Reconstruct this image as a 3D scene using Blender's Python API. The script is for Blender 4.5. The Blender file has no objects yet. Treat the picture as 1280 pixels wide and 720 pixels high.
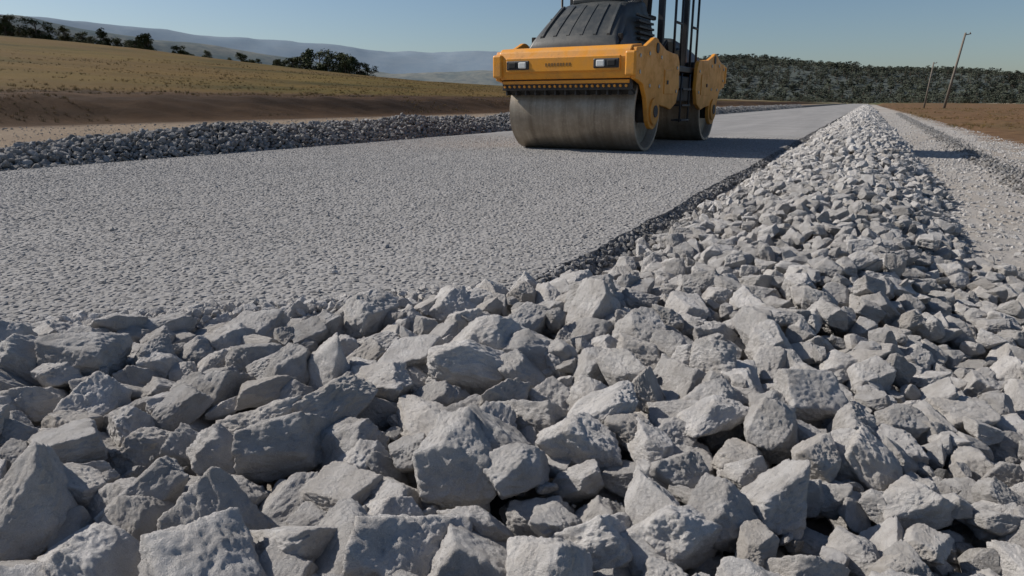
import bpy, bmesh, math, random
import numpy as np
from mathutils import Vector, noise, Matrix
random.seed(7); rng=np.random.default_rng(11)
sc=bpy.context.scene
sc.view_settings.view_transform='Standard'; sc.view_settings.look='None'; sc.view_settings.exposure=0
D=bpy.data
CAMH=0.6
# ------------------------------------------------------------ camera
cam=D.objects.new('camera',D.cameras.new('camera')); sc.collection.objects.link(cam)
cam.data.lens=24.0; cam.data.sensor_width=36; cam.data.clip_end=12000; cam.data.clip_start=0.02
cam.location=(0,0,CAMH); cam.rotation_euler=(math.radians(90-15.2),0,math.radians(26.7))
sc.camera=cam
# ------------------------------------------------------------ light
SUN_DIR=Vector((-1,-0.10,0)).normalized(); EL=math.radians(38)
sd=Vector((SUN_DIR.x*math.cos(EL),SUN_DIR.y*math.cos(EL),math.sin(EL)))
sl=D.lights.new('sun','SUN'); sl.energy=5.0; sl.angle=math.radians(0.5); sl.color=(1,0.94,0.86)
so=D.objects.new('sun',sl); sc.collection.objects.link(so)
so.rotation_euler=(-sd).to_track_quat('-Z','Y').to_euler(); so.location=(-20,0,30)
w=D.worlds.new('World'); sc.world=w; w.use_nodes=True
nt=w.node_tree; nt.nodes.clear()
sky=nt.nodes.new('ShaderNodeTexSky'); sky.sky_type='NISHITA'; sky.sun_disc=False
sky.sun_elevation=EL; sky.sun_rotation=math.atan2(sd.x,sd.y)
sky.air_density=1.0; sky.dust_density=0.8; sky.ozone_density=4.0
bg=nt.nodes.new('ShaderNodeBackground'); bg.inputs['Strength'].default_value=0.08
ow=nt.nodes.new('ShaderNodeOutputWorld')
nt.links.new(sky.outputs[0],bg.inputs[0]); nt.links.new(bg.outputs[0],ow.inputs[0])
# ------------------------------------------------------------ material helper
class M:
    def __init__(s,name,rough=0.9,metal=0.0,spec=0.5):
        s.m=D.materials.new(name); s.m.use_nodes=True; s.t=s.m.node_tree
        s.b=s.t.nodes['Principled BSDF']; s.b.inputs['Roughness'].default_value=rough
        s.b.inputs['Metallic'].default_value=metal; s.b.inputs['Specular IOR Level'].default_value=spec
        s.tc=s.t.nodes.new('ShaderNodeTexCoord'); s.obj=s.tc.outputs['Object']
    def L(s,a,b): s.t.links.new(a,b)
    def setin(s,sock,v):
        if isinstance(v,bpy.types.NodeSocket): s.L(v,sock)
        else:
            if isinstance(v,tuple) and len(v)==3 and sock.type=='RGBA': v=v+(1,)
            sock.default_value=v
    def noise(s,scale,detail=4,rough=0.55,vec=None,dist=0.0):
        n=s.t.nodes.new('ShaderNodeTexNoise'); n.inputs['Scale'].default_value=scale
        n.inputs['Detail'].default_value=detail; n.inputs['Roughness'].default_value=rough
        n.inputs['Distortion'].default_value=dist
        s.L(vec if vec is not None else s.obj,n.inputs['Vector']); return n.outputs['Fac']
    def vor(s,scale,vec=None,feature='F1',out='Distance',rand=1.0):
        n=s.t.nodes.new('ShaderNodeTexVoronoi'); n.feature=feature; n.inputs['Scale'].default_value=scale
        n.inputs['Randomness'].default_value=rand
        s.L(vec if vec is not None else s.obj,n.inputs['Vector']); return n.outputs[out]
    def mapping(s,scale=(1,1,1),loc=(0,0,0),vec=None,rot=(0,0,0)):
        n=s.t.nodes.new('ShaderNodeMapping'); n.inputs['Scale'].default_value=scale
        s.setin(n.inputs['Location'],loc); n.inputs['Rotation'].default_value=rot
        s.L(vec if vec is not None else s.obj,n.inputs['Vector']); return n.outputs[0]
    def math(s,op,a,b=0.0,clamp=False):
        n=s.t.nodes.new('ShaderNodeMath'); n.operation=op; n.use_clamp=clamp
        s.setin(n.inputs[0],a); s.setin(n.inputs[1],b); return n.outputs[0]
    def rng(s,v,a,b,c=0.0,d=1.0):
        n=s.t.nodes.new('ShaderNodeMapRange'); s.setin(n.inputs['Value'],v)
        for k,x in zip(('From Min','From Max','To Min','To Max'),(a,b,c,d)): n.inputs[k].default_value=x
        return n.outputs[0]
    def mix(s,f,a,b,mode='MIX'):
        n=s.t.nodes.new('ShaderNodeMix'); n.data_type='RGBA'; n.blend_type=mode
        s.setin(n.inputs[0],f); s.setin(n.inputs[6],a); s.setin(n.inputs[7],b); return n.outputs[2]
    def sep(s,v=None):
        n=s.t.nodes.new('ShaderNodeSeparateXYZ'); s.L(v if v is not None else s.obj,n.inputs[0]); return n.outputs
    def rand(s):
        return s.t.nodes.new('ShaderNodeObjectInfo').outputs['Random']
    def color(s,c): s.setin(s.b.inputs['Base Color'],c); return s
    def bump(s,h,strength=0.5,dist=0.01,prev=None):
        n=s.t.nodes.new('ShaderNodeBump'); n.inputs['Strength'].default_value=strength
        n.inputs['Distance'].default_value=dist; s.L(h,n.inputs['Height'])
        if prev is not None: s.L(prev,n.inputs['Normal'])
        s.L(n.outputs[0],s.b.inputs['Normal']); return n.outputs[0]

def gray(v,w=0.0): return (v*(1+w),v,v*(1-w))
def rock_mat(name,lo,hi,fine=1.0,varlo=0.80,varhi=1.08,warm=0.03,simple=False,bs=0.5,bd=0.035):
    m=M(name,rough=0.95,spec=0.15)
    r=m.rand()
    off=m.t.nodes.new('ShaderNodeVectorMath'); off.operation='ADD'
    m.L(m.obj,off.inputs[0])
    c=m.t.nodes.new('ShaderNodeCombineXYZ'); rr=m.math('MULTIPLY',r,37.0)
    m.L(rr,c.inputs[0]); m.L(rr,c.inputs[1]); m.L(c.outputs[0],off.inputs[1]); v=off.outputs[0]
    n2=m.noise(14*fine,5,0.72,v)
    if simple:
        base=m.mix(m.rng(n2,0.35,0.65),gray(lo,warm*1.4),gray(hi,warm)); h=n2
    else:
        n1=m.noise(1.6,3,0.6,v); n3=m.noise(48*fine,3,0.75,v)
        base=m.mix(m.rng(n1,0.35,0.68),gray(lo,warm*1.6),gray(hi,warm))
        base=m.mix(m.rng(n2,0.42,0.28,0,0.4),base,gray(lo*0.6,0.05))
        base=m.mix(m.rng(n3,0.53,0.68,0,0.6),base,gray(min(hi*1.2,0.82),0.015))
        base=m.mix(m.rng(n3,0.42,0.28,0,0.65),base,gray(lo*0.42,0.03))
        h=m.math('ADD',m.math('MULTIPLY',n2,0.8),m.math('MULTIPLY',n3,0.5))
    base=m.mix(1.0,base,m.rng(r,0,1,varlo,varhi),'MULTIPLY')
    tint=m.mix(m.rng(m.math('FRACT',m.math('MULTIPLY',r,13.7)),0.7,1.0,0,0.3),base,(lo*1.15,lo*1.02,lo*0.86))
    m.color(tint)
    m.bump(h,bs,bd)
    return m.m
MAT_ROCK=rock_mat('limestone',0.44,0.62,varlo=0.72,varhi=1.08,warm=0.035,bs=0.65,bd=0.035)
MAT_STONE=rock_mat('crushed_stone',0.38,0.60,fine=0.35,varlo=0.70,warm=0.035,simple=True)
MAT_DSTONE=rock_mat('grey_stone',0.20,0.42,fine=0.35,varlo=0.55,simple=True)
MAT_GRAVEL=rock_mat('compacted_gravel_stone',0.24,0.38,fine=0.3,varlo=0.74,varhi=1.14,warm=0.03,simple=True,bs=0.3)

# ------------------------------------------------------------ mesh helper
def mesh_obj(name,verts,faces,mat=None,parent=None,smooth=False,link=True):
    me=D.meshes.new(name); me.from_pydata([tuple(v) for v in verts],[],faces); me.update()
    if mat: me.materials.append(mat)
    if smooth: me.polygons.foreach_set('use_smooth',[True]*len(me.polygons))
    o=D.objects.new(name,me)
    if link: sc.collection.objects.link(o)
    if parent: o.parent=parent
    return o
# ------------------------------------------------------------ rocks
def rock_mesh(name,sub,seed,mat,planes=15,p=26,axes=(1,0.8,0.62),a1=0.05,a2=0.02,smooth=True):
    r=np.random.default_rng(seed)
    bm=bmesh.new(); bmesh.ops.create_icosphere(bm,subdivisions=sub,radius=1)
    co=np.array([v.co[:] for v in bm.verts])
    n=r.normal(size=(planes,3)); n/=np.linalg.norm(n,axis=1)[:,None]
    n=np.vstack([n,np.eye(3)+r.normal(size=(3,3))*0.25,-np.eye(3)+r.normal(size=(3,3))*0.25]); n/=np.linalg.norm(n,axis=1)[:,None]
    h=r.uniform(0.68,0.98,size=len(n))
    d=np.clip(co@n.T,0,None)/h
    rad=np.power(np.sum(d**p,axis=1),-1/p)
    co=co*rad[:,None]
    co=co/ (np.abs(co).max(axis=0)[None,:])
    ax=np.array(axes)*r.uniform(0.9,1.1,3)
    off=Vector(r.uniform(-50,50,3))
    out=[]
    for c in co:
        v=Vector(c); l=v.length
        k=1+a1*noise.fractal(v*2.2+off,1.0,2.0,3)
        if a2>0:
            k+=a2*noise.fractal(v*8+off,0.7,2.1,5)
            q=noise.noise(v*4.5+off*2)
            k-=0.06*max(0,q-0.22)
            q=noise.noise(v*2.6-off)
            k-=0.10*max(0,q-0.30)
        out.append(v*k)
    for v,c in zip(bm.verts,out): v.co=(c.x*ax[0],c.y*ax[1],c.z*ax[2])
    me=D.meshes.new(name); bm.to_mesh(me); bm.free(); me.materials.append(mat)
    me.polygons.foreach_set('use_smooth',[smooth]*len(me.polygons))
    return D.objects.new(name,me)
def coll(name,objs):
    c=D.collections.new(name)
    for o in objs: c.objects.link(o)
    return c
AX=[(1,0.8,0.66),(1,0.9,0.72),(1.1,0.72,0.6),(1,0.85,0.58),(1.12,0.75,0.66),(0.95,0.9,0.78)]
C_BIG=coll('limestone_rock_variants',[rock_mesh('limestone_rock',6,100+i,MAT_ROCK,planes=[6,9,12][i%3],p=[34,26,44][i%3],axes=AX[i%6],a1=0.08,a2=0.04) for i in range(22)])
C_MED=coll('crushed_stone_variants',[rock_mesh('crushed_stone',4,200+i,MAT_STONE,planes=8,p=40,axes=AX[i%6],a1=0.08,a2=0.03,smooth=False) for i in range(12)])
C_DRK=coll('grey_stone_variants',[rock_mesh('grey_stone',3,300+i,MAT_DSTONE,planes=8,p=30,axes=AX[i%6],a1=0.06,a2=0,smooth=False) for i in range(8)])
C_GRV=coll('gravel_variants',[rock_mesh('gravel_stone',3,400+i,MAT_GRAVEL,planes=9,p=14,axes=(1,0.85,0.62),a1=0.05,a2=0,smooth=True) for i in range(8)])
def gn_group(c):
    g=D.node_groups.new('scatter_'+c.name,'GeometryNodeTree')
    g.interface.new_socket('Geometry',in_out='INPUT',socket_type='NodeSocketGeometry')
    g.interface.new_socket('Geometry',in_out='OUTPUT',socket_type='NodeSocketGeometry')
    gi=g.nodes.new('NodeGroupInput'); go=g.nodes.new('NodeGroupOutput')
    ci=g.nodes.new('GeometryNodeCollectionInfo'); ci.inputs['Collection'].default_value=c
    ci.inputs['Separate Children'].default_value=True; ci.inputs['Reset Children'].default_value=True
    ip=g.nodes.new('GeometryNodeInstanceOnPoints'); ip.inputs['Pick Instance'].default_value=True
    def na(n,t):
        a=g.nodes.new('GeometryNodeInputNamedAttribute'); a.data_type=t; a.inputs['Name'].default_value=n
        return [o for o in a.outputs if o.enabled and o.name=='Attribute'][0]
    e=g.nodes.new('FunctionNodeEulerToRotation')
    L=g.links.new
    L(gi.outputs[0],ip.inputs['Points']); L(ci.outputs[0],ip.inputs['Instance'])
    L(na('idx','INT'),ip.inputs['Instance Index']); L(na('rot','FLOAT_VECTOR'),e.inputs[0]); L(e.outputs[0],ip.inputs['Rotation'])
    L(na('scl','FLOAT_VECTOR'),ip.inputs['Scale']); L(ip.outputs[0],go.inputs[0])
    return g
GN={}
def scatter(name,pts,rot,scl,c,parent=None):
    pts=np.asarray(pts,dtype=np.float32); n=len(pts)
    rot=np.asarray(rot,dtype=np.float32); scl=np.asarray(scl,dtype=np.float32)
    if scl.ndim==1: scl=np.repeat(scl[:,None],3,axis=1)
    me=D.meshes.new(name); me.vertices.add(n); me.vertices.foreach_set('co',pts.ravel())
    a=me.attributes.new('rot','FLOAT_VECTOR','POINT'); a.data.foreach_set('vector',rot.ravel())
    a=me.attributes.new('scl','FLOAT_VECTOR','POINT'); a.data.foreach_set('vector',np.ascontiguousarray(scl).ravel())
    a=me.attributes.new('idx','INT','POINT'); a.data.foreach_set('value',rng.integers(0,len(c.objects),n).astype(np.int32))
    o=D.objects.new(name,me); sc.collection.objects.link(o)
    if c.name not in GN: GN[c.name]=gn_group(c)
    md=o.modifiers.new('scatter','NODES'); md.node_group=GN[c.name]
    if parent: o.parent=parent
    return o
def rand_rot(n,tilt=0.5):
    r=rng.normal(size=(n,3))*tilt; r[:,2]=rng.uniform(0,6.283,n); return r
def sstep(a,b,x):
    t=np.clip((x-a)/(b-a),0,1); return t*t*(3-2*t)
BASE=-0.06
def wob(y,s,a): return a*(np.sin(y*1.7*s+1)+0.6*np.sin(y*4.1*s+2)+0.4*np.sin(y*9.3*s))
def T_right(x,y):
    c=0.03+0.17*sstep(0.8,3.6,y)+0.025*np.sin(y*0.9+1)+0.07*sstep(5,8,y)-0.05*sstep(9,11,y)
    L=-0.93+wob(y,0.6,0.03); R=0.50+0.14*sstep(2,8,y)+wob(y+3,0.5,0.04); K=-0.02
    up=np.clip((x-L)/(K-L),0,1); dn=np.clip((R-x)/(R-K),0,1)
    b=np.where(x<K,np.sin(up*math.pi/2)**1.15,np.sin(dn*math.pi/2)**1.1)*(c+0.06)
    s=(x+1.92)*0.6924-(y-0.89)*0.7216+wob(x-y,1.2,0.03)+0.03
    f=(0.06+0.045*sstep(0,0.3,s)+0.02*np.sin(x*3+y*2))*(s>0)*(sstep(0.75,0.35,x))
    return BASE+np.maximum(b,f), (s>0)&(x<0.7), (x>L)&(x<R)
def drop_pile(x0,x1,y0,y1,cell,T,mask,core,sizef,K,nmax,pct,tiltsd,tol=0.0,H=None,flat=0.62,lift=0.10,jit=0.1):
    nx=int((x1-x0)/cell)+1; ny=int((y1-y0)/cell)+1
    if H is None: H=core.copy()
    ok=np.argwhere(mask)
    P=[];R=[];S=[]
    fails=0
    for it in range(nmax):
        cand=ok[rng.integers(0,len(ok),K)]
        dfc=T[cand[:,0],cand[:,1]]-H[cand[:,0],cand[:,1]]
        j=int(np.argmax(dfc))
        if dfc[j]<tol:
            fails+=1
            if fails>40: break
            continue
        i0,j0=cand[j]; x=x0+j0*cell; y=y0+i0*cell
        s=sizef(x,y)
        a=s*0.5; b=a*0.86; c=a*flat
        rc=int(a/cell)+1
        ia,ib=max(i0-rc,0),min(i0+rc+1,ny); ja,jb=max(j0-rc,0),min(j0+rc+1,nx)
        yy,xx=np.mgrid[ia:ib,ja:jb]; d2=(((xx-j0)*cell)**2+((yy-i0)*cell)**2)/(b*b)
        inn=d2<1
        if inn.sum()<2: inn[:]=False; inn[i0-ia,j0-ja]=True
        e=np.sqrt(np.clip(1-d2,0,1))*c
        h=H[ia:ib,ja:jb]
        zc=np.percentile((h+e)[inn],pct)
        zc=min(zc,T[i0,j0]-c+s*lift+rng.uniform(-jit,jit)*s)
        H[ia:ib,ja:jb]=np.where(inn,np.maximum(h,zc+e),h)
        P.append((x,y,zc))
        R.append((rng.normal()*tiltsd,rng.normal()*tiltsd,rng.uniform(0,6.283))); S.append(a*1.0)
    return np.array(P),np.array(R),np.array(S),H
cell=0.01
x0,x1,y0,y1=-3.0,1.1,-0.7,14.0
X,Y=np.meshgrid(x0+np.arange(int((x1-x0)/cell)+1)*cell, y0+np.arange(int((y1-y0)/cell)+1)*cell)
T,inS,inB=T_right(X,Y); msk=(T>BASE+0.02)
def size_near(x,y):
    s=0.122-0.046*float(sstep(-0.5,0.1,x))
    k=float(sstep(1.2,3.2,y)); s=s*(1-k)+0.058*k
    return s*float(np.clip(rng.lognormal(-0.03,0.40),0.4,1.5))
core=np.where(msk,np.maximum(T-0.11,BASE-0.01),BASE-0.01)
P,R,S,H=drop_pile(x0,x1,y0,y1,cell,T,msk,core,size_near,9,24000,86,0.48,tol=0.024,lift=0.20,jit=0.22)
print('big',len(P))
MC=M('rubble_core_gap_shade',0.95,spec=0.2)
n=MC.noise(60,5,0.7); MC.color(MC.mix(n,gray(0.05,0.06),gray(0.13,0.05))); MC.bump(n,0.8,0.01)  # core coloured dark to paint the shade in gaps between stones
def mound(name,xs,ys,zf,mat):
    XX,YY=np.meshgrid(xs,ys); ZZ=zf(XX,YY); v=np.stack([XX,YY,ZZ],-1).reshape(-1,3)
    nx=len(xs); ny=len(ys)
    f=[(j*nx+i,j*nx+i+1,(j+1)*nx+i+1,(j+1)*nx+i) for j in range(ny-1) for i in range(nx-1)]
    return mesh_obj(name,v,f,mat,None,True)
def core_r(x,y):
    t,_,_=T_right(x,y); return np.where(t>BASE+0.02,np.maximum(t-0.11,BASE-0.012),BASE-0.02)
ysA=np.concatenate([np.arange(-0.7,14,0.07),np.arange(14,90,0.8),np.arange(90,401,10)])
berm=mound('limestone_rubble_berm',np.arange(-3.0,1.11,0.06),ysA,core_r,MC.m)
near=(P[:,1]<3.4)|(rng.random(len(P))<np.clip(1-(P[:,1]-3.4)/5,0,1))
scatter('rocks',P[near],R[near],S[near],C_BIG,berm)
scatter('stones',P[~near],R[~near],S[~near],C_MED,berm)
P2,R2,S2,H=drop_pile(x0,x1,y0,y1,cell,H+0.005+(T-H)*0.4,msk&(Y<6),None,lambda x,y:float(np.clip(rng.lognormal(math.log(0.021),0.5),0.008,0.05)),14,3600,70,0.6,tol=0.0,H=H,lift=0.3)
scatter('debris',P2,R2,S2,C_DRK,berm)  # small crack stones, dark colour chosen to deepen the gap shade
n=32000
yy=14+ (rng.random(n)**1.7)*110; xx=rng.uniform(-0.9,0.6,n)
t,_,_=T_right(xx,yy); keep=t>BASE+0.02; xx,yy,t=xx[keep],yy[keep],t[keep]; n=len(xx)
s=rng.lognormal(math.log(0.034),0.3,n)*(1+np.clip((yy-20)/60,0,1.2))
scatter('far_stones',np.stack([xx,yy,t-0.02+rng.uniform(-0.03,0.02,n)],-1),rand_rot(n,0.8),s,C_MED,berm)

# ------------------------------------------------------------ left berm
def T_left(x,y):
    c=0.15+0.17*sstep(2.0,8,y)+0.03*np.sin(y*1.3)+0.018*np.sin(y*3.1)
    R=-6.85+wob(y,0.5,0.04); L=-8.3+wob(y,0.4,0.04); K=-7.55
    up=np.clip((x-L)/(K-L),0,1); dn=np.clip((R-x)/(R-K),0,1)
    return BASE+np.where(x<K,np.sin(up*math.pi/2),np.sin(dn*math.pi/2))*(c+0.06)
lx0,lx1,ly0,ly1=-8.5,-6.65,0.0,15.0; lc=0.0125
X,Y=np.meshgrid(lx0+np.arange(int((lx1-lx0)/lc)+1)*lc, ly0+np.arange(int((ly1-ly0)/lc)+1)*lc)
T=T_left(X,Y); mk=T>BASE+0.02; core=np.where(mk,np.maximum(T-0.05,BASE-0.01),BASE-0.01)
P,R,S,H=drop_pile(lx0,lx1,ly0,ly1,lc,T,mk,core,lambda x,y:0.062*float(np.clip(rng.lognormal(0,0.3),0.5,1.8)),8,20000,80,0.6,tol=0.01,lift=0.2,jit=0.2)
print('left',len(P))
lb=mound('grey_gravel_berm',np.arange(-8.5,-6.6,0.07),np.concatenate([np.arange(-3,15,0.15),np.arange(15,90,0.8),np.arange(90,301,10)]),
   lambda x,y: np.where(T_left(x,y)>BASE+0.02,np.maximum(T_left(x,y)-0.05,BASE-0.012),BASE-0.02),MC.m)
scatter('stones',P,R,S,C_DRK,lb)
n=24000
yy=15+(rng.random(n)**1.6)*80; xx=rng.uniform(-8.25,-6.85,n); t=T_left(xx,yy); k=t>BASE+0.02; xx,yy,t=xx[k],yy[k],t[k]; n=len(xx)
scatter('far_stones',np.stack([xx,yy,t-0.015+rng.uniform(-0.02,0.02,n)],-1),rand_rot(n,0.8),rng.lognormal(math.log(0.034),0.3,n),C_DRK,lb)

# ------------------------------------------------------------ road slab
MR=M('compacted_gravel',0.92,spec=0.2)
nb=MR.noise(0.9,4,0.6,MR.mapping((1.6,0.12,1))); nb2=MR.noise(0.7,5,0.65); nf=MR.noise(55,5,0.75); v1=MR.vor(38)
c=MR.mix(MR.rng(nf,0.3,0.7),gray(0.19,0.035),gray(0.34,0.03))
c=MR.mix(MR.rng(v1,0.15,0.6,0,0.4),c,gray(0.15,0.03))
c=MR.mix(MR.rng(nb,0.38,0.62,0,0.5),c,gray(0.34,0.04))
c=MR.mix(MR.rng(nb2,0.45,0.65,0,0.4),c,gray(0.18,0.05))
MR.color(c)
MR.bump(MR.math('ADD',MR.math('MULTIPLY',nf,0.5),MR.math('SUBTRACT',1.0,v1)),0.6,0.008)
edge_r=[]
y=1.84
while y<400:
    edge_r.append((-0.965+float(wob(np.array(y),1.1,0.012))+random.uniform(-.008,.008),y)); y+=0.05 if y<12 else (0.5 if y<60 else 20)
edge_n=[]
s=0.0
while s<7.0:
    r=random.uniform(-0.02,0.02)+0.02*math.sin(s*5)
    edge_n.append((-0.955-s*0.7216+r*0.69,1.82-s*0.6924-r*0.72)); s+=0.05
ring=edge_r+[(-6.93,420),(-6.93,-3.3)]+list(reversed(edge_n))
bm=bmesh.new(); vs=[bm.verts.new((x,y,0)) for x,y in ring]; f=bm.faces.new(vs); bmesh.ops.recalc_face_normals(bm,faces=[f])
if f.normal.z<0: f.normal_flip()
ex=bmesh.ops.extrude_face_region(bm,geom=[f])
for g in ex['geom']:
    if isinstance(g,bmesh.types.BMVert): g.co.z=0.0
for v in vs: v.co.z=BASE-0.01
bmesh.ops.triangulate(bm,faces=[fc for fc in bm.faces if len(fc.verts)>4])
bmesh.ops.recalc_face_normals(bm,faces=bm.faces)
me=D.meshes.new('gravel_road'); bm.to_mesh(me); bm.free(); me.materials.append(MR.m)
road=D.objects.new('gravel_road',me); sc.collection.objects.link(road)
allP=[];allS=[]
def grav(xa,xb,ya,yb,sp,dmin,dmax,k):
    gx,gy=np.meshgrid(np.arange(xa,xb,sp),np.arange(ya,yb,sp*0.9))
    gx=gx+ (np.arange(gx.shape[0])%2)[:,None]*sp*0.5
    gx=gx.ravel()+rng.uniform(-.38,.38,gx.size)*sp; gy=gy.ravel()+rng.uniform(-.38,.38,gy.size)*sp
    d=np.hypot(gx,gy)+rng.normal(0,0.35,gx.size); s=(gx+1.92)*0.6924-(gy-0.89)*0.7216
    kp=(d>=dmin)&(d<dmax)&(s<-0.0)&(gx<-0.965)&(gx>-6.95)
    gx,gy=gx[kp],gy[kp]; sz=sp*0.57*k*rng.uniform(0.65,1.15,len(gx))
    sk=s[kp]; sz=sz*(1+0.15*np.exp(sk/0.25))
    allP.append(np.stack([gx,gy,-sz*0.20+rng.uniform(-.12,.10,len(gx))*sz],-1)); allS.append(sz)
grav(-7,-0.9,-1,5,0.022,-1,4.0,1.0)
grav(-7,-0.9,-3,10,0.026,4.0,7.5,0.95)
grav(-7,-0.9,0,16,0.033,7.5,13,0.8)
P=np.vstack(allP); S=np.concatenate(allS); print('gravel',len(P))
scatter('pressed_gravel',P,rand_rot(len(P),0.15),np.stack([S,S,S*0.78],-1),C_GRV,road)
n=9000
yy=1.8+(rng.random(n)**1.5)*22; xx=-0.955+np.abs(rng.normal(0,0.035,n))-0.01+wob(yy,1.1,0.012)
zz=BASE+rng.uniform(0.0,0.05,n)*np.exp(-np.abs(xx+0.955)*14)
scatter('edge_gravel',np.stack([xx,yy,zz],-1),rand_rot(n,1),rng.uniform(0.008,0.02,n),C_DRK,road)
n=2600; s=rng.random(n)*2.4; q=np.abs(rng.normal(0,0.07,n))
xx=-0.955-s*0.7216+(q-0.14)*0.69; yy=1.82-s*0.6924-(q-0.14)*0.72
scatter('front_edge_gravel',np.stack([xx,yy,np.where(q<0.12,0.004,-0.02)+rng.uniform(-.006,.01,n)],-1),rand_rot(n,1),0.006+0.02*rng.random(n)**2.5,C_MED,road)
n=260; yy=1.2+rng.random(n)*11; xx=-6.8+5.8*rng.random(n); k=((xx+1.92)*0.6924-(yy-0.89)*0.7216<-0.05); xx,yy=xx[k],yy[k]; n=len(xx)
scatter('stray_stones',np.stack([xx,yy,np.full(n,0.005)],-1),rand_rot(n,0.6),0.005+0.010*rng.random(n)**2,C_MED,road)

# ------------------------------------------------------------ terrain
ridge_y=[-400,60,101,198,300,500,900]; ridge_z=[10.5,8.3,5.6,3.6,2.0,0.2,0]
def Zt(x,y):
    x=np.asarray(x,float); y=np.asarray(y,float)
    z=np.full_like(x,BASE)
    z=z-0.02*sstep(-8.2,-8.6,x)
    z=z+0.27*sstep(-8.8,-13.5,x)
    z=z+sstep(-13.8,-16.0,x)*0.50
    rz=np.interp(y,ridge_y,ridge_z)
    up=np.clip((-15-x)/95,0,1)
    z=z+rz*(0.5-0.5*np.cos(np.pi*up))*0.6+rz*up*0.4
    z=z-rz*sstep(-125,-420,x)
    z=z+sstep(1.8,3.0,x)*0.05+sstep(3,40,x)*0.4*sstep(60,0,y)
    out=np.clip(sstep(1.9,4,x)+sstep(-13.5,-15,x),0,1)
    ln=0.05*np.sin(x*2.1+y*0.7)*np.sin(y*1.3-x*.4)+0.03*np.sin(x*5.3+1)*np.sin(y*4.1)
    z=z+out*ln+np.clip(out,0,1)*sstep(30,150,np.hypot(x,y))*0.5*np.sin(x*0.05+1)*np.sin(y*0.037)
    z=z+0.012*np.sin(x*9)*np.sin(y*2.2)*((x>0.8)&(x<2.0))*sstep(0.8,1.1,x)
    return z
def cc(*a): return np.concatenate(a)
xs=cc([-6000,-4000,-2500,-1500,-1000,-700,-500],np.arange(-420,-120,20),np.arange(-120,-30,3),np.arange(-30,-17,1),np.arange(-17,8,0.2),np.arange(8,30,1),np.arange(30,100,8),[120,160,220,300,450,700,1000,1500,2500,4000,6000])
ys=cc([-1500,-800,-400,-200,-100,-50,-30],np.arange(-20,40,0.3),np.arange(40,80,1),np.arange(80,320,6),[340,380,450,520,600,700,850,1000,1300,1700,2200,3000,4000,6000])
MG=M('ground_soil',0.95,spec=0.1)
x_,y_,z_=MG.sep()
nw=MG.noise(1.3,4,0.6); nl=MG.noise(0.05,4,0.6)
xw=MG.math('ADD',x_,MG.math('MULTIPLY',MG.math('SUBTRACT',nw,0.5),1.1))
ns=MG.noise(30,6,0.75); nm=MG.noise(3.0,5,0.65); nst=MG.noise(0.6,5,0.6,MG.mapping((1,0.12,1)))
grav_c=MG.mix(ns,gray(0.24,0.05),gray(0.46,0.05))
grav_c=MG.mix(MG.rng(nm,0.35,0.7,0,0.6),grav_c,(0.36,0.305,0.24))
grav_c=MG.mix(MG.rng(nst,0.45,0.65,0,0.45),grav_c,(0.24,0.19,0.14))
tan=MG.mix(nst,(0.19,0.14,0.10),(0.32,0.255,0.185)); tan=MG.mix(MG.rng(ns,0.4,0.7,0,0.4),tan,(0.17,0.12,0.08))
soil=MG.mix(MG.rng(nst,0.3,0.7),(0.026,0.015,0.009),(0.09,0.05,0.024))
soil=MG.mix(MG.rng(nm,0.45,0.7,0,0.5),soil,(0.035,0.021,0.012))
fst=MG.noise(0.5,6,0.65,MG.mapping((0.35,0.10,1),rot=(0,0,0.25)))
field=MG.mix(MG.rng(fst,0.35,0.65),(0.052,0.042,0.010),(0.16,0.108,0.026))
field=MG.mix(MG.rng(ns,0.35,0.65,0,0.5),field,(0.042,0.035,0.010))
field=MG.mix(MG.rng(nl,0.42,0.6,0,0.6),field,(0.135,0.078,0.026))
brown=MG.mix(MG.rng(nm,0.3,0.7),(0.09,0.05,0.027),(0.19,0.115,0.06))
brown=MG.mix(MG.rng(nst,0.5,0.7,0,0.6),brown,(0.10,0.08,0.035))
nfar=MG.noise(0.012,3,0.5,MG.mapping((1,0.6,1)))
farc=MG.mix(MG.rng(nfar,0.42,0.5),(0.25,0.19,0.135),(0.09,0.095,0.045))
col=MG.mix(MG.rng(xw,1.9,2.3),grav_c,brown)
col=MG.mix(MG.rng(xw,-8.1,-8.3),col,tan)
col=MG.mix(MG.rng(xw,-12.6,-13.6),col,soil)
col=MG.mix(MG.rng(xw,-19.0,-23),col,field)
col=MG.mix(MG.rng(y_,180,330),col,farc)
MG.color(col); MG.bump(MG.math('ADD',ns,MG.math('MULTIPLY',nm,2.0)),0.6,0.03)
gr=mound('ground',xs,ys,Zt,MG.m)
def pebbles(name,xa,xb,ya,yb,n,s0,s1,c,pw=1.6):
    xx=rng.uniform(xa,xb,n); yy=ya+rng.random(n)**pw*(yb-ya)
    s=s0*(s1/s0)**(rng.random(n)**2.2)
    scatter(name,np.stack([xx,yy,Zt(xx,yy)+s*0.15],-1),rand_rot(n,0.5),s,c,gr)
pebbles('path_gravel',0.4,2.3,0.5,14,24000,0.003,0.018,C_MED)
pebbles('path_gravel_far',0.5,2.3,8,50,9000,0.006,0.022,C_MED)
pebbles('track_gravel',-13,-8.1,2,40,9000,0.006,0.022,C_DRK)
n=4000; yy=6+rng.random(n)**1.4*45; xx=1.18+0.012*yy+rng.normal(0,0.08,n)
s=rng.uniform(0.008,0.022,n)
scatter('path_windrow',np.stack([xx,yy,BASE+0.01+0.03*np.exp(-((xx-1.18-0.012*yy)/0.1)**2)*rng.random(n)],-1),rand_rot(n,0.8),s,C_DRK,gr)

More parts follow.
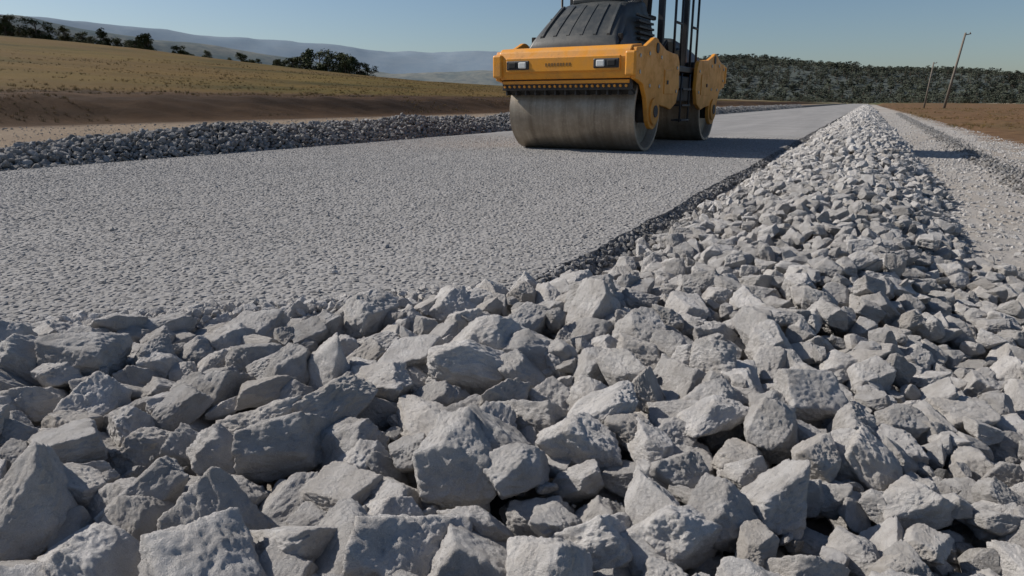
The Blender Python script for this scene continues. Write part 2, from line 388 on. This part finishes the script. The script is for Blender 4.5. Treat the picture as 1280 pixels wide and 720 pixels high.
# ------------------------------------------------------------ dry grass
def grass_mat(name,a,b):
    m=M(name,0.8,spec=0.15); m.color(m.mix(m.rand(),a,b)); return m.m
MGR=grass_mat('dry_grass',(0.12,0.075,0.03),(0.25,0.165,0.065)); MGG=grass_mat('green_grass',(0.055,0.052,0.015),(0.12,0.10,0.03))
def tuft(name,mat,seed):
    r=random.Random(seed); v=[];f=[]
    for i in range(26):
        a=r.uniform(0,6.28); d=r.uniform(0,0.5); h=r.uniform(0.4,1.0); w=0.025; l=r.uniform(0.1,0.6); b=r.uniform(0,6.28)
        px,py=d*math.cos(a),d*math.sin(a); wx,wy=w*math.cos(b),w*math.sin(b); k=len(v)
        v+=[(px-wx,py-wy,-.05),(px+wx,py+wy,-.05),(px+l*.4*math.cos(a)+wx*.7,py+l*.4*math.sin(a)+wy*.7,h*.6),(px+l*.4*math.cos(a)-wx*.7,py+l*.4*math.sin(a)-wy*.7,h*.6),(px+l*math.cos(a),py+l*math.sin(a),h)]
        f+=[(k,k+1,k+2,k+3),(k+3,k+2,k+4)]
    return mesh_obj(name,v,f,mat,link=False)
C_TUF=coll('grass_tufts',[tuft('grass_tuft',MGR if i%3 else MGG,i) for i in range(6)])
def tufts(name,xa,xb,ya,yb,n,s0,s1,pw=1.5,thr=-0.2):
    xx=rng.uniform(xa,xb,n); yy=ya+rng.random(n)**pw*(yb-ya)
    q=np.array([noise.noise(Vector((a*.35,b*.2,3))) for a,b in zip(xx,yy)]); k=q>thr; xx,yy=xx[k],yy[k]
    s=rng.uniform(s0,s1,len(xx))
    scatter(name,np.stack([xx,yy,Zt(xx,yy)],-1),rand_rot(len(xx),0.1),s,C_TUF,gr)
tufts('grass_right',2.1,16,4,90,9000,0.03,0.10,thr=0.08)
tufts('grass_bank',-20,-14.2,0,70,5000,0.03,0.09,thr=0.08)
tufts('grass_field',-60,-19,-5,110,16000,0.04,0.13,1.0,thr=-0.05)

# ------------------------------------------------------------ hills
def hill(name,b0,b1,d0,d1,prof,mat,amp,nb=260,nr=26,seed=0):
    bs=np.radians(np.linspace(b0,b1,nb)); rs=np.linspace(d0,d1,nr)
    v=[];pb=np.radians([p[0] for p in prof]);ph=[p[1] for p in prof]
    for j,r in enumerate(rs):
        u=j/(nr-1); k=math.sin(math.pi*min(u/0.6,1)*0.5)**1.3 if u<0.6 else 1-0.5*((u-0.6)/0.4)**2
        for b in bs:
            h=np.interp(b,pb,ph); x=r*math.sin(b); y=r*math.cos(b)
            nn=noise.fractal(Vector((x/d0*5,y/d0*5,seed)),1.0,2.0,5)
            v.append((x,y,-2+k*(h+amp*nn)+ (0 if u>0 else -5)))
    f=[(j*nb+i,(j+1)*nb+i,(j+1)*nb+i+1,j*nb+i+1) for j in range(nr-1) for i in range(nb-1)]
    return mesh_obj(name,v,[t[::-1] for t in f],mat,None,True),v
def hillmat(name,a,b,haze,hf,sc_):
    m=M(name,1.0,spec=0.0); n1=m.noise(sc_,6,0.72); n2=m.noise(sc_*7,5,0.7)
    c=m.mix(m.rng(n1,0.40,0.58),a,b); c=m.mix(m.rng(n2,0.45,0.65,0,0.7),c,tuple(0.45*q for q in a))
    m.color(m.mix(hf,c,haze)); return m.m  # aerial haze is mixed into the base colour, no haze volume
MH1=hillmat('hazed_forest_hill_soil',(0.055,0.06,0.035),(0.09,0.088,0.058),(0.12,0.16,0.20),0.3,0.012)
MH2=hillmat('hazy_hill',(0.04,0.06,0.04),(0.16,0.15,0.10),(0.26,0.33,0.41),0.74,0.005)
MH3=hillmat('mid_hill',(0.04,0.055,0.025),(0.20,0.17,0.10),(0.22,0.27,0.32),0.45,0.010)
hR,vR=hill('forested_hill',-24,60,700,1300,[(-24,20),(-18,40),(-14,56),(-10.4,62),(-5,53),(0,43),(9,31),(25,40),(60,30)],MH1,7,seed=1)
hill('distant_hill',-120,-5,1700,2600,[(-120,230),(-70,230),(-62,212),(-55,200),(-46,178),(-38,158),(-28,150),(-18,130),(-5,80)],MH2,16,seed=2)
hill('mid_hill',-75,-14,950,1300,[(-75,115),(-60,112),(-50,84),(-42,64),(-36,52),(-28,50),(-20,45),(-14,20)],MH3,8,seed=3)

# ------------------------------------------------------------ trees
def leafmat(name,a,b):
    m=M(name,0.8,spec=0.15); m.color(m.mix(m.noise(2.5,3),a,b)); return m.m
ML=leafmat('tree_leaves',(0.03,0.04,0.016),(0.075,0.085,0.034)); MLh=leafmat('hazed_hill_leaves',(0.062,0.074,0.055),(0.092,0.10,0.072))  # MLh has distance haze put into its leaf colours
MB=M('tree_bark',0.95).color((0.09,0.07,0.05)).m
def tree_mesh(name,seed,leafn=900,mat=ML,shape=0,ls=1.0):
    r=random.Random(seed); v=[];f=[];mi=[]
    def limb(p,q,ra,rb):
        p=Vector(p);q=Vector(q);d=(q-p).normalized(); a=d.orthogonal().normalized(); b=d.cross(a); k=len(v)
        for c,rr in((p,ra),(q,rb)):
            for i in range(6):
                t=i*math.pi/3; v.append(tuple(c+a*rr*math.cos(t)+b*rr*math.sin(t)))
        for i in range(6): f.append((k+i,k+(i+1)%6,k+6+(i+1)%6,k+6+i)); mi.append(0)
    limb((0,0,-0.05),(0.01,0,0.35),0.035,0.025); limb((0.01,0,0.35),(0,0.02,0.8),0.025,0.008)
    cl=[]
    for i in range(15):
        z=r.uniform(0.15,0.9); a=r.uniform(0,6.28); R=(0.34 if shape==0 else 0.2)*math.sin(math.pi*min(1,(z-0.03)/0.92))**0.6*r.uniform(0.5,1.1)
        c=(R*math.cos(a),R*math.sin(a),z); limb((0,0,max(0.1,z-0.25)),c,0.012,0.004); cl.append((c,r.uniform(0.09,0.17)))
    for i in range(leafn):
        c,R=r.choice(cl); d=Vector((r.gauss(0,1),r.gauss(0,1),r.gauss(0,0.8)))
        d=d.normalized()*R*r.random()**0.4; p=Vector(c)+d; s=r.uniform(0.018,0.035)*ls
        a=Vector((r.gauss(0,1),r.gauss(0,1),r.gauss(0,1))).normalized(); b=a.orthogonal().normalized(); k=len(v)
        v+= [tuple(p+a*s),tuple(p+b*s*.7),tuple(p-a*s),tuple(p-b*s*.7)]; f.append((k,k+1,k+2,k+3)); mi.append(1)
    me=D.meshes.new(name); me.from_pydata(v,[],f); me.materials.append(MB); me.materials.append(mat)
    me.polygons.foreach_set('material_index',mi); me.update()
    return D.objects.new(name,me)
C_TREE=coll('field_tree_variants',[tree_mesh('broadleaf_tree',i,leafn=1300,shape=i%2) for i in range(6)])
C_HT=coll('hill_tree_variants',[tree_mesh('hill_tree',50+i,leafn=110,mat=MLh,shape=0,ls=2.4) for i in range(4)])
def treeline(name,items):
    P=[];S=[]
    for b,d,h in items:
        b=math.radians(b); x=d*math.sin(b); y=d*math.cos(b); P.append((x,y,float(Zt(x,y))-0.05*h)); S.append(h)
    S=np.array(S)
    r=np.zeros((len(P),3)); r[:,2]=rng.uniform(0,6.28,len(P))
    return scatter(name,P,r,np.stack([S*rng.uniform(1.1,1.8,len(S)),S*1.3,S],-1),C_TREE)
it=[(random.uniform(-66,-53),random.uniform(118,150),random.uniform(1.4,3.6)) for _ in range(95)]
it+=[(random.uniform(-54,-44),random.uniform(125,165),random.uniform(1.4,2.8)) for _ in range(34)]
it+=[(random.uniform(-90,-66),random.uniform(125,180),random.uniform(2,4)) for _ in range(40)]
treeline('distant_tree_row',it)
it=[(-43.9,158,4.6),(-43.2,155,4.6),(-42.2,156,4.0),(-41.6,155,4.2),(-41.0,157,3.8),(-40.2,154,3.2),(-39.6,156,3.0),(-45.2,156,3.2),(-46,158,2.8),(-44.6,160,3.6),(-42.7,153,3.4),(-41.3,152,3.2)]
for b,d,h in it:
    h*=1.35; bb=math.radians(b+1.5); x=d*math.sin(bb); y=d*math.cos(bb)
    src=C_TREE.objects[int(abs(b*10))%6]; o=D.objects.new('broadleaf_tree',src.data); sc.collection.objects.link(o)
    o.location=(x,y,float(Zt(x,y))-0.1); o.scale=(h*1.3,h*1.3,h); o.rotation_euler=(0,0,b)
def forest(name,v,n,h0,h1,seed,parent,c):
    a=np.array(v); r=np.random.default_rng(seed); k=r.integers(0,len(a),n); p=a[k]+np.stack([r.normal(0,14,n),r.normal(0,14,n),np.zeros(n)],-1)
    s=r.uniform(h0,h1,n); p[:,2]-=s*0.25
    return scatter(name,p,rand_rot(n,0.05),np.stack([s*1.5,s*1.5,s],-1),c,parent)
forest('forest',vR,16000,4,8,1,hR,C_HT)
n=260; b=np.radians(rng.uniform(-30,12,n)); d=rng.uniform(380,640,n); xx=d*np.sin(b); yy=d*np.cos(b); s=rng.uniform(2.0,4,n)
scatter('valley_tree_belt',np.stack([xx,yy,Zt(xx,yy)-0.3],-1),rand_rot(n,0.02),np.stack([s*1.6,s*1.6,s],-1),C_HT)

# ------------------------------------------------------------ poles
MW=M('weathered_wood',0.9); MW.color(MW.mix(MW.noise(6,4,0.6,MW.mapping((1,1,0.1))),(0.12,0.10,0.08),(0.22,0.19,0.155)))
def cyl(name,p,q,r0,r1=None,mat=None,parent=None,seg=16,smooth=True):
    r1=r0 if r1 is None else r1
    p=Vector(p);q=Vector(q);d=(q-p).normalized();a=d.orthogonal().normalized();b=d.cross(a)
    v=[];n=seg
    for c,rr in((p,r0),(q,r1)):
        for i in range(n):
            t=2*math.pi*i/n; v.append(c+a*rr*math.cos(t)+b*rr*math.sin(t))
    f=[(i,(i+1)%n,n+(i+1)%n,n+i) for i in range(n)]+[tuple(range(n-1,-1,-1)),tuple(range(n,2*n))]
    o=mesh_obj(name,v,f,mat,parent)
    if smooth:
        for pl in o.data.polygons[:n]: pl.use_smooth=True
    return o
for (x,y,lx,h) in((7.7,93,0.95,8.0),(9.3,150,0.5,8.0)):
    e=D.objects.new('utility_pole',None); sc.collection.objects.link(e); e.location=(x,y,float(Zt(x,y)))
    cyl('pole_shaft',(0,0,-.4),(lx,0,h),0.15,0.10,MW.m,e)
    k=(h-0.2)/h; cyl('bracket',(lx*k-0.1,0,h-0.25),(lx*k+0.55,0,h-0.12),0.05,0.05,MW.m,e)
    cyl('insulator',(lx*k+0.45,0,h-0.15),(lx*k+0.45,0,h+0.05),0.06,0.04,MW.m,e,8)

# ------------------------------------------------------------ ROAD ROLLER
def paint(name,c,rough,dirt=(0.30,0.25,0.19),df=0.35):
    m=M(name,rough,spec=0.5); n1=m.noise(3.5,5,0.7); n2=m.noise(30,4,0.7); z=m.sep()[2]
    d=m.math('MULTIPLY',m.rng(n1,0.42,0.72),m.rng(n2,0.3,0.65,0.4,1.0)); d=m.math('MULTIPLY',d,df)
    g=m.math('MULTIPLY',m.rng(z,1.25,0.5,0,0.6),m.rng(n1,0.3,0.6)); d=m.math('MAXIMUM',d,g)
    m.color(m.mix(d,c,dirt)); m.L(m.rng(d,0,0.6,rough,0.9),m.b.inputs['Roughness']); m.bump(n2,0.08,0.01); return m.m
YEL=paint('yellow_paint',(0.78,0.32,0.022),0.36,(0.27,0.165,0.085),0.65); BLK=paint('black_paint',(0.018,0.018,0.02),0.45,(0.12,0.11,0.1),0.3)
HOOD=paint('dark_grey_hood',(0.042,0.047,0.047),0.42,(0.15,0.14,0.12),0.4)
RUB=M('rubber',0.8).color((0.015,0.015,0.015)).m
LENS=M('lamp_lens',0.12,spec=0.8).color((0.75,0.75,0.72)).m; ORL=M('amber_lens',0.2).color((0.8,0.2,0.01)).m
CHR=M('worn_metal',0.35,metal=0.9).color((0.45,0.44,0.42)).m
DEC=M('dark_decal',0.6).color((0.20,0.10,0.02)).m
mD=M('drum_steel',0.45,metal=0.5)
st=mD.noise(2.0,5,0.65,mD.mapping((6,0.35,0.35))); s2=mD.noise(25,5,0.7); s3=mD.noise(2.2,5,0.6)
c=mD.mix(mD.rng(st,0.3,0.7),(0.22,0.18,0.135),(0.40,0.34,0.265)); c=mD.mix(mD.rng(s2,0.5,0.75,0,0.5),c,(0.50,0.44,0.36)); c=mD.mix(mD.rng(s3,0.5,0.7,0,0.6),c,(0.20,0.15,0.10))
mD.color(c); mD.L(mD.rng(s3,0.3,0.7,0.36,0.62),mD.b.inputs['Roughness']); mD.bump(mD.math('ADD',s2,st),0.14,0.01); DRUM=mD.m
RR=D.objects.new('road_roller',None); sc.collection.objects.link(RR)
def bev(o,w=0.012,seg=2):
    b=o.modifiers.new('b','BEVEL'); b.width=w; b.segments=seg; b.limit_method='ANGLE'; b.angle_limit=math.radians(28)
    return o
def box(name,x0,x1,y0,y1,z0,z1,mat,b=0.012,rot=None):
    cx,cy,cz=(x0+x1)/2,(y0+y1)/2,(z0+z1)/2; hx,hy,hz=(x1-x0)/2,(y1-y0)/2,(z1-z0)/2
    v=[(a*hx,bb*hy,c*hz) for a in(-1,1) for bb in(-1,1) for c in(-1,1)]
    R_=Matrix.Rotation(rot[0],3,rot[1]) if rot else Matrix.Identity(3)
    v=[tuple(R_@Vector(q)+Vector((cx,cy,cz))) for q in v]
    f=[(0,1,3,2),(4,6,7,5),(0,4,5,1),(2,3,7,6),(0,2,6,4),(1,5,7,3)]
    o=mesh_obj(name,v,f,mat,RR); return bev(o,b) if b else o
def prism(name,poly,x0,x1,mat,b=0.015):
    n=len(poly); v=[(x0,p[0],p[1]) for p in poly]+[(x1,p[0],p[1]) for p in poly]
    f=[tuple(range(n)),tuple(range(2*n-1,n-1,-1))]+[(i,i+n,(i+1)%n+n,(i+1)%n) for i in range(n)]
    bm=bmesh.new(); vs=[bm.verts.new(q) for q in v]
    for q in f: bm.faces.new([vs[i] for i in q])
    bmesh.ops.recalc_face_normals(bm,faces=bm.faces)
    me=D.meshes.new(name); bm.to_mesh(me); bm.free(); me.materials.append(mat)
    o=D.objects.new(name,me); sc.collection.objects.link(o); o.parent=RR; return bev(o,b) if b else o
def lathe(name,prof,cy,cz,mat,seg=112):
    v=[];n=len(prof)
    for i in range(seg):
        t=2*math.pi*i/seg
        for x,r in prof: v.append((x,cy+r*math.cos(t),cz+r*math.sin(t)))
    f=[(i*n+j,i*n+j+1,((i+1)%seg)*n+j+1,((i+1)%seg)*n+j) for i in range(seg) for j in range(n-1)]
    o=mesh_obj(name,v,f,mat,RR,False)
    bm=bmesh.new(); bm.from_mesh(o.data); bmesh.ops.remove_doubles(bm,verts=bm.verts,dist=1e-5); bmesh.ops.recalc_face_normals(bm,faces=bm.faces)
    for e in bm.edges: e.smooth = (len(e.link_faces)<2) or e.calc_face_angle(0)<0.5
    for q in bm.faces: q.smooth=True
    bm.to_mesh(o.data); bm.free(); return o
def T_(name,p,q,r,mat=BLK,seg=12): return cyl(name,p,q,r,r,mat,RR,seg)
WB=3.60
DP=[(-0.9,0.001),(-0.9,0.14),(-0.92,0.5),(-1.04,0.545),(-1.05,0.55),(-1.05,0.592),(-1.042,0.6),(1.042,0.6),(1.05,0.592),(1.05,0.55),(1.04,0.545),(0.92,0.5),(0.9,0.14),(0.9,0.001)]
for nm,cy in(('front_drum',0),('rear_drum',WB)):
    lathe(nm,DP,cy,0.6,DRUM)
    for s in(-1,1):
        T_(nm+'_hub',(s*0.89,cy,0.6),(s*1.10,cy,0.6),0.17,BLK,32)
        for i in range(8):
            t=i*math.pi/4; T_('hub_bolt',(s*1.09,cy+0.12*math.cos(t),0.6+0.12*math.sin(t)),(s*1.125,cy+0.12*math.cos(t),0.6+0.12*math.sin(t)),0.018,CHR,6)
def arc(cy,cz,r,a0,a1,n): return [(cy+r*math.cos(math.radians(a0+(a1-a0)*i/n)),cz+r*math.sin(math.radians(a0+(a1-a0)*i/n))) for i in range(n+1)]
def plate(mirror):
    p=[(-0.86,1.02),(-0.87,1.28),(-0.82,1.37),(-0.45,1.40)]
    p+=arc(-0.02,1.22,0.30,115,60,6)+[(0.5,1.40),(0.85,1.38)]+arc(1.05,1.18,0.2,80,-10,5)
    p+=[(1.28,0.95),(1.15,0.72),(0.86,0.62),(0.62,0.66)]
    p+=arc(0,0.6,0.27,20,-170,9)
    p+=[(-0.36,0.80),(-0.52,0.96),(-0.72,1.0)]
    if mirror: p=[(WB-a,b-0.02) for a,b in p][::-1]
    return p
for mir in(False,True):
    tag='rear' if mir else 'front'
    for s in(-1,1):
        prism(tag+'_side_plate',plate(mir),s*1.075,s*1.145,YEL,0.012)
    def Y(a,b): return (WB-b,WB-a) if mir else (a,b)
    for s in(-1,1):
        cy=WB if mir else 0
        T_(tag+'_axle_cover',(s*1.14,cy,0.6),(s*1.175,cy,0.6),0.20,YEL,32)
        T_(tag+'_axle_cap',(s*1.17,cy,0.6),(s*1.19,cy,0.6),0.09,BLK,24)
        a,b=Y(0.45,0.95); box(tag+'_access_panel',min(s*1.142,s*1.156),max(s*1.142,s*1.156),a,b,0.86,1.16,YEL,0.012)
        a,b=Y(0.55,0.62); box(tag+'_panel_latch',min(s*1.155,s*1.17),max(s*1.155,s*1.17),a,b,0.98,1.03,BLK,0.006)
        for (q,zz) in((-0.7,1.1),(-0.7,1.28),(-0.3,1.32),(0.25,1.3),(1.1,0.9),(1.1,1.2),(0.2,0.95),(-0.25,0.95)):
            yq=WB-q if mir else q
            T_('plate_bolt',(s*1.14,yq,zz),(s*1.16,yq,zz),0.022,CHR,8)
        T_('lift_eye',(s*1.06,(WB-0.05 if mir else 0.05),1.40),(s*1.16,(WB-0.05 if mir else 0.05),1.40),0.06,BLK,20)
def fascia(mir):
    P=[(-0.84,1.03),(-0.88,1.09),(-0.90,1.27),(-0.86,1.36),(-0.80,1.40),(-0.42,1.43),(-0.42,1.32),(-0.66,1.28),(-0.68,1.03)]
    if mir: P=[(WB-a,b) for a,b in P][::-1]
    tag='rear' if mir else 'front'; g=(lambda a,b:(WB-b,WB-a)) if mir else (lambda a,b:(a,b))
    prism(tag+'_fascia',P,-1.072,1.072,YEL,0.018)
    a,b=g(-0.93,-0.83)
    for s in(-1,1):
        box(tag+'_corner_guard',min(s*1.0,s*1.165),max(s*1.0,s*1.165),a,b,1.05,1.33,YEL,0.03)
    a,b=g(-0.915,-0.86); box(tag+'_fascia_recess',-0.93,0.93,a,b,1.115,1.285,YEL,0.012)
    for s in(-1,1):
        a,b=g(-0.925,-0.88); box(tag+'_lamp_housing',s*0.72-0.2,s*0.72+0.2,a,b,1.14,1.255,BLK,0.02)
        for k in(-0.085,0.085):
            a,b=g(-0.945,-0.915); box(tag+'_headlamp',s*0.72+k-0.065,s*0.72+k+0.065,a,b,1.16,1.235,LENS if k*s<0 else RUB,0.015)
    for i in range(9):
        a,b=g(-0.919,-0.9); wl=0.03 if i%3 else 0.022
        box(tag+'_lettering',-0.25+i*0.048,-0.25+i*0.048+wl,a,b,1.18,1.215,DEC,0.0)
    a,b=g(-0.80,-0.70); box(tag+'_scraper_beam',-1.06,1.06,a,b,0.90,1.028,BLK,0.012)
    a,b=g(-0.82,-0.795); box(tag+'_scraper_strip',-1.04,1.04,a,b,0.975,1.015,YEL,0.006)
    for i in range(24):
        x=-1.0+i*2.0/23; a,b=g(-0.84,-0.79); T_('scraper_bolt',(x,a,0.945),(x,b,0.945),0.017,YEL,6)
    for i in range(13):
        x=-1.02+0.17*i; a,b=g(-0.74,-0.60); box('scraper_bracket',x-0.012,x+0.012,a,b,0.84,0.92,BLK,0)
    a,b=g(-0.70,-0.5); box(tag+'_scraper_blade',-1.04,1.04,a,b,0.865,0.885,RUB,0,(math.radians(-18 if not mir else 18),'X'))
    a,b=g(-0.68,0.95); box(tag+'_deck',-1.07,1.07,a,b,1.22,1.34,BLK,0.01)
    q=g(-0.55,-0.55)[0]; T_('spray_bar',(-1.0,q,1.12),(1.0,q,1.12),0.025,BLK)
fascia(False); fascia(True)
def hood(name,secs,mat,base=1.33):
    v=[];N=0
    for (y,zt,wb,wt) in secs:
        ring=[]
        r=min(0.14,(zt-base)*0.45)
        ring+=[(-wb,base)]
        ring+=[(-(wb+(wt-wb)*0.6),base+(zt-base)*0.6)]
        for a in(0,22,45,68,90):
            t=math.radians(a); ring.append((-wt+r-r*math.cos(t)-0.0,zt-r+r*math.sin(t)))
        ring.append((-wt*0.35,zt+0.018)); ring.append((0,zt+0.022))
        ring=ring+[(-x,z) for x,z in ring[-2::-1]]
        N=len(ring); v+=[(x,y,z) for x,z in ring]
    f=[]
    for j in range(len(secs)-1):
        for i in range(N-1): f.append((j*N+i,j*N+i+1,(j+1)*N+i+1,(j+1)*N+i))
    f.append(tuple(range(N-1,-1,-1))); k=(len(secs)-1)*N; f.append(tuple(range(k,k+N)))
    o=mesh_obj(name,v,f,mat,RR,False)
    bm=bmesh.new(); bm.from_mesh(o.data); bmesh.ops.recalc_face_normals(bm,faces=bm.faces)
    for q in bm.faces: q.smooth=True
    for e in bm.edges: e.smooth=e.calc_face_angle(0)<0.6
    bm.to_mesh(o.data); bm.free(); return o
SEC=[(-0.55,1.42,0.80,0.74),(-0.50,1.50,0.80,0.73),(-0.36,1.62,0.80,0.71),(-0.12,1.78,0.80,0.67),(0.08,1.90,0.80,0.63),(0.22,1.97,0.80,0.61),(0.45,2.02,0.80,0.60),(1.05,2.08,0.80,0.60),(1.12,2.05,0.78,0.58)]
hood('engine_hood',SEC,HOOD)
def zat(y): return float(np.interp(y,[s[0] for s in SEC],[s[1] for s in SEC]))
for x in(-0.55,-0.33,-0.11,0.11,0.33,0.55):
    v=[];ysr=[-0.46,-0.36,-0.24,-0.12,-0.02,0.08,0.16]
    for y in ysr:
        z=zat(y)+0.018; q=1-0.13*(y+0.46)/0.6
        v+=[(x*q-0.03,y,z-0.03),(x*q-0.022,y,z+0.012),(x*q+0.022,y,z+0.012),(x*q+0.03,y,z-0.03)]
    f=[]
    for j in range(len(ysr)-1):
        for i in range(3): f.append((j*4+i,j*4+i+1,(j+1)*4+i+1,(j+1)*4+i))
    f+=[(3,2,1,0),tuple(range(len(v)-4,len(v)))]
    mesh_obj('hood_rib',v,f,HOOD,RR)
box('hood_top_panel',-0.42,0.42,0.35,0.98,2.02,2.10,HOOD,0.03,(math.radians(4),'X'))
for i in range(7): box('hood_vent',-0.34,0.34,0.40+i*0.075,0.43+i*0.075,2.095+i*0.005,2.115+i*0.005,BLK,0.004)
for s in(-1,1):
    for i in range(6):
        z=1.46+i*0.07; w_=0.80-0.06*(i)/6
        box('side_vent',min(s*(w_-.05),s*(w_+0.008)),max(s*(w_-.05),s*(w_+0.008)),0.25,0.95,z,z+0.028,BLK,0.004)
    box('hood_latch',s*0.72-0.03,s*0.72+0.03,-0.42,-0.36,1.47,1.56,RUB,0.008)
T_('exhaust',(0.45,0.95,2.0),(0.45,0.95,2.35),0.045,CHR)
SEC2=[(2.70,1.65,0.80,0.62),(2.77,1.70,0.80,0.62),(3.3,1.66,0.80,0.62),(3.9,1.55,0.80,0.66),(4.12,1.42,0.80,0.7)]
hood('rear_tank_cover',SEC2,HOOD)
box('centre_frame',-0.75,0.75,1.0,2.65,0.72,1.16,BLK,0.03)
T_('articulation_pin',(0,1.8,0.6),(0,1.8,1.25),0.13,CHR,24)
for s in(-1,1):
    T_('steering_cylinder',(s*0.45,1.15,0.85),(s*0.55,2.45,0.85),0.05,CHR)
    box('centre_side_cover',min(s*0.76,s*1.03),max(s*0.76,s*1.03),1.33,2.27,0.75,1.12,BLK,0.03)
    for k in range(3): box('step',min(s*0.95,s*1.14),max(s*0.95,s*1.14),1.55,2.05,0.42+k*0.25,0.45+k*0.25,BLK,0.006)
    for yy_ in(1.55,2.05): T_('step_rail',(s*1.10,yy_,0.40),(s*1.10,yy_,1.15),0.018)
box('operator_floor',-1.05,1.05,1.15,2.68,1.17,1.25,BLK,0.015)
box('console_pedestal',-0.30,0.30,1.16,1.42,1.25,2.12,BLK,0.04)
box('dash',-0.40,0.40,1.18,1.45,2.08,2.22,BLK,0.04,(math.radians(-20),'X'))
bm=bmesh.new(); v=[]; R1,R2=0.19,0.018
for i in range(28):
    for j in range(8):
        a=2*math.pi*i/28;b=2*math.pi*j/8; v.append(bm.verts.new(((R1+R2*math.cos(b))*math.cos(a),1.56+(R1+R2*math.cos(b))*math.sin(a),2.26+R2*math.sin(b)+0.6*(R1+R2*math.cos(b))*math.sin(a))))
for i in range(28):
    for j in range(8): bm.faces.new((v[i*8+j],v[((i+1)%28)*8+j],v[((i+1)%28)*8+(j+1)%8],v[i*8+(j+1)%8]))
me=D.meshes.new('steering_wheel'); bm.to_mesh(me); bm.free(); me.materials.append(RUB); o=D.objects.new('steering_wheel',me); sc.collection.objects.link(o); o.parent=RR
T_('steering_column',(0,1.40,2.1),(0,1.56,2.26),0.03)
box('seat_pedestal',-0.2,0.2,1.85,2.2,1.25,1.62,BLK,0.03); box('seat_cushion',-0.27,0.27,1.76,2.28,1.62,1.76,RUB,0.05)
box('seat_back',-0.26,0.26,2.20,2.34,1.74,2.42,RUB,0.06,(math.radians(-8),'X'))
for s in(-1,1): box('armrest',s*0.33-0.04,s*0.33+0.04,1.85,2.25,1.92,1.98,RUB,0.02)
for s in(-1,1):
    for yy_ in(1.22,2.62): box('rops_post',s*0.80-0.05,s*0.80+0.05,yy_-0.05,yy_+0.05,1.25,3.02,BLK,0.012)
    pts_=[(s*1.03,1.24,1.25),(s*1.03,1.24,2.20),(s*1.03,1.34,2.30),(s*1.03,1.62,2.30)]
    for a,b in zip(pts_,pts_[1:]): T_('hand_rail',a,b,0.021)
    pts_=[(s*1.03,2.6,1.25),(s*1.03,2.6,2.20),(s*1.03,2.5,2.30),(s*1.03,2.22,2.30),(s*1.03,2.22,1.25)]
    for a,b in zip(pts_,pts_[1:]): T_('hand_rail',a,b,0.021)
    T_('hand_rail',(s*1.03,2.22,1.8),(s*1.03,2.6,1.8),0.018); T_('hand_rail',(s*1.03,1.62,2.30),(s*1.03,1.62,1.25),0.021)
    T_('hand_rail',(s*1.03,1.24,1.8),(s*1.03,1.62,1.8),0.018)
    T_('mirror_arm',(s*0.84,1.2,2.3),(s*1.12,1.08,2.36),0.014); box('mirror',s*1.13-0.07,s*1.13+0.07,1.06,1.09,2.22,2.48,RUB,0.012)
box('canopy_roof',-0.98,0.98,1.0,2.85,3.02,3.12,BLK,0.04)
T_('beacon',(0.6,2.5,3.12),(0.6,2.5,3.28),0.07,ORL,20)
box('work_lamp',0.46,0.62,1.08,1.16,2.10,2.22,RUB,0.015); box('work_lamp',-0.62,-0.46,1.08,1.16,2.10,2.22,RUB,0.015)
for s in(-1,1):
    for k in range(3):
        ps=[(s*(0.9+0.03*k),0.7,1.36),(s*(0.95+0.02*k),0.95,1.48+0.03*k),(s*(0.92+0.02*k),1.15,1.42),(s*(0.85+0.02*k),1.25,1.22)]
        for a,b in zip(ps,ps[1:]): T_('hydraulic_hose',a,b,0.018,RUB,8)
for o in RR.children:
    if o.name.startswith(('front_drum','rear_drum')): continue
    for v in o.data.vertices:
        if v.co.z>0.85: v.co.z=0.85+(v.co.z-0.85)*1.22
RR.scale=(0.82,0.82,0.82)
RR.location=(-3.33,8.75,0.0); RR.rotation_euler=(0,0,math.radians(-3))
print('done')
